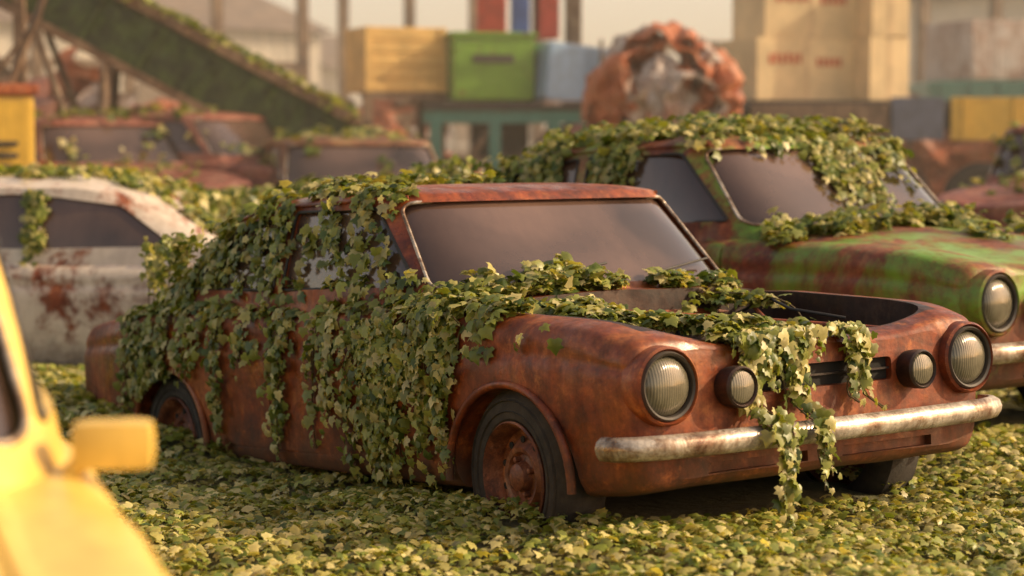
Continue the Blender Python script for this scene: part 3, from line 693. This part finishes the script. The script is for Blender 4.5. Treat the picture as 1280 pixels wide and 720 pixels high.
carton(3.27,23.6,1.685,1.30,1.0,.72,20); carton(3.36,23.65,2.41,1.18,.95,.72,17); carton(4.25,23.5,1.685,.55,.8,.74,24,False); carton(4.28,23.5,2.43,.5,.8,.7,20,False); carton(3.3,23.7,3.135,.9,.9,.6,22); carton(4.1,24.7,1.685,.9,.8,1.3,15,False)
G_=empty('teal_container',(8.2,29,0)); box('container_body',(0,0,1.75),(4.6,2,.6),M_teal,G_,(0,0,0),.03); boxes_mesh('container_ribs',[((-2.1+.42*k,-1.03,1.75),(.08,.06,.55)) for k in range(11)],M_teal,G_); box('container_base',(0,0,.7),(4.4,1.8,1.45),M_dark,G_)
box('crate_stack_a',(-1.2,0,2.5),(1.4,1.4,.85),M_pale,G_,(0,0,.3),.02); box('crate_stack_b',(.6,0,2.4),(1.5,1.4,.7),M_wall,G_,(0,0,.25),.02)
def warehouse(name,x,y,w,dp,h,mat,rows,rz=0):
    E=empty(name,(x,y,0),(0,0,math.radians(rz)))
    box('walls',(0,0,h/2),(w,dp,h),mat,E)
    n=int(w/1.6); L=[];T2=[];Rb=[]
    for r in range(rows):
        z=1.6+r*2.0
        if z>h-.8: break
        for k in range(n):
            xx=-w/2+.9+k*(w-1.8)/max(1,n-1); L.append(((xx,-dp/2-.01,z),(.95,.06,1.0))); T2.append(((xx,-dp/2-.05,z-.56),(1.1,.14,.08)))
    for k in range(int(w/.4)): Rb.append(((-w/2+.2+k*.4,-dp/2-.012,h/2),(.06,.03,h)))
    boxes_mesh('windows',L,M_win,E); boxes_mesh('sills',T2,mat,E); boxes_mesh('cladding_ribs',Rb,mat,E)
    v=[(-w/2-.3,-dp/2-.3,h),(w/2+.3,-dp/2-.3,h),(w/2+.3,dp/2+.3,h),(-w/2-.3,dp/2+.3,h),(-w/2-.3,0,h+1.2),(w/2+.3,0,h+1.2)]
    mk('roof',v,[(0,1,5,4),(2,3,4,5),(0,4,3),(1,2,5),(0,3,2,1)],M_steel,E)
    box('door',(w*.2,-dp/2-.03,1.3),(2.2,.1,2.6),M_steel,E)
warehouse('warehouse',-12.5,50,13,8,3.9,M_wall,2,34)
warehouse('warehouse',-4.0,62,7,8,3.2,M_wall2,1,30)
warehouse('warehouse',15.5,46,10,8,4.4,M_wall,2,34)
warehouse('warehouse',29,60,18,10,6,M_wall2,3,30)
warehouse('warehouse',-30,60,18,10,6,M_wall2,3,30)
def gantry(x,y,w,h,n,rz):
    E=empty('steel_gantry',(x,y,0),(0,0,math.radians(rz)))
    L=[]
    for k in range(n+1): L.append(((-w/2+k*w/n,0,h/2),(.16,.16,h)))
    L+= [((0,0,h),(w,.2,.2)),((0,0,h*.66),(w,.12,.12)),((0,0,h*.4),(w,.12,.12))]
    boxes_mesh('frame',L,M_steel,E)
    for k in range(n): tube('brace_%d'%k,[(-w/2+k*w/n,-.1,h*.4),(-w/2+(k+1)*w/n,-.1,h*.66)],.05,M_steel,E)
gantry(-6.5,30,7,3.6,5,25); gantry(-1.2,34,3.5,3.8,3,20); gantry(9.5,34,6,3.8,4,25); gantry(3.4,36,1.8,2.9,2,20)
box('power_pole',(-4.62,18.6,2.2),(.10,.10,4.4),M_steel)
for k,(x,y,s) in enumerate(((-6,24,1.35),(-3.9,25,1.2),(-9.5,28,1.3),(6.5,28,1.2),(10,24,1.0),(2.8,29,1.1),(-2.3,30,1.2),(12.5,21,1.0),(-3.0,21.5,.95))):
    E=empty('scrap_heap',(x,y,0)); crumple('crushed_metal',(0,0,s*.55),(s*1.2,s,s*.8),[M_bg1,M_or,M_pale,M_or,M_bg2][k%5],E,k*5+3,4)
    for q in range(4): sheet('loose_sheet',(random.uniform(-.8,.8)*s,-s*.6,s*random.uniform(.8,1.4)),.9,.8,[M_steel,M_bg1,M_pale,M_or][q],E,k+q*2.2,(random.uniform(-.6,.6),random.uniform(-.8,.8),random.uniform(-.8,.8)))
def tree(x,y,h,seed):
    E=empty('tree',(x,y,0)); r=random.Random(seed)
    tube('trunk',[(0,0,0),(.1,0,h*.3),(.0,.1,h*.6)],h*.02,M_steel,E)
    L=Leaves(); cl=[]
    for k in range(16):
        a=r.uniform(0,6.28); q=r.uniform(0,.33)*h; z=h*r.uniform(.4,.95); c=Vector((q*math.cos(a),q*math.sin(a),z)); cl.append((c,h*r.uniform(.09,.17)))
        tube('limb',[(0.05,0,h*.35),(c.x*.5,c.y*.5,z*.75),tuple(c)],h*.006,M_steel,E)
    for c,rad in cl:
        for _ in range(200):
            d=Vector((r.gauss(0,1),r.gauss(0,1),r.gauss(0,.8))).normalized()*rad*r.uniform(.5,1.1)
            L.add(c+d,d+Vector((r.gauss(0,.3),r.gauss(0,.3),.3)),(r.gauss(0,1),r.gauss(0,1),-1),.03*h*r.uniform(.6,1.2),0)
    finish(L,'crown',[3,4,3,2,2,.5],True,E)
for k,(x,y,h) in enumerate(((-18,70,7),(-6,78,5),(13,80,6),(20,72,7))): tree(x,y,h,k)
# warm dust haze hanging over the back of the yard
M_hz=bpy.data.materials.new('dust_haze'); M_hz.use_nodes=True; nt=M_hz.node_tree; nt.nodes.remove(nt.nodes['Principled BSDF'])
vs=N(nt,'ShaderNodeVolumeScatter'); vs.inputs['Color'].default_value=(1,.88,.70,1); vs.inputs['Density'].default_value=.011; vs.inputs['Anisotropy'].default_value=.0
nt.links.new(vs.outputs[0],nt.nodes['Material Output'].inputs['Volume'])
box('haze',(0,72,9),(160,116,20),M_hz)
# ------------------------------------------------------------------ light
sun_dir=Vector((.85,.04,.52)).normalized()
sl=bpy.data.lights.new('sun','SUN'); sl.energy=5.0; sl.angle=math.radians(.5); sl.color=(1,.80,.50)
so=bpy.data.objects.new('sun',sl); so.rotation_euler=sun_dir.to_track_quat('Z','Y').to_euler(); link(so)
W=bpy.data.worlds.new('World'); S.world=W; W.use_nodes=True; nt=W.node_tree
sk=N(nt,'ShaderNodeTexSky',sky_type='NISHITA'); sk.sun_disc=False; sk.sun_elevation=math.asin(sun_dir.z); sk.sun_rotation=math.atan2(sun_dir.x,sun_dir.y); sk.dust_density=2.0; sk.air_density=1.0; sk.ozone_density=.8
mx=N(nt,'ShaderNodeMix',data_type='RGBA',blend_type='MULTIPLY'); mx.inputs[0].default_value=1; mx.inputs[7].default_value=(2.35,1.62,1.10,1)
nt.links.new(sk.outputs[0],mx.inputs[6]); bg=nt.nodes['Background']; nt.links.new(mx.outputs[2],bg.inputs[0]); bg.inputs[1].default_value=.15
# ------------------------------------------------------------------ camera
cd=bpy.data.cameras.new('camera'); co=bpy.data.objects.new('camera',cd); link(co); co.location=(0,0,1.25); co.rotation_euler=(math.radians(90-4.37),0,0)
cd.lens=69.2; cd.sensor_width=36; cd.clip_end=2000; cd.clip_start=.05
cd.dof.use_dof=True; cd.dof.focus_distance=6.8; cd.dof.aperture_fstop=1.6; S.camera=co
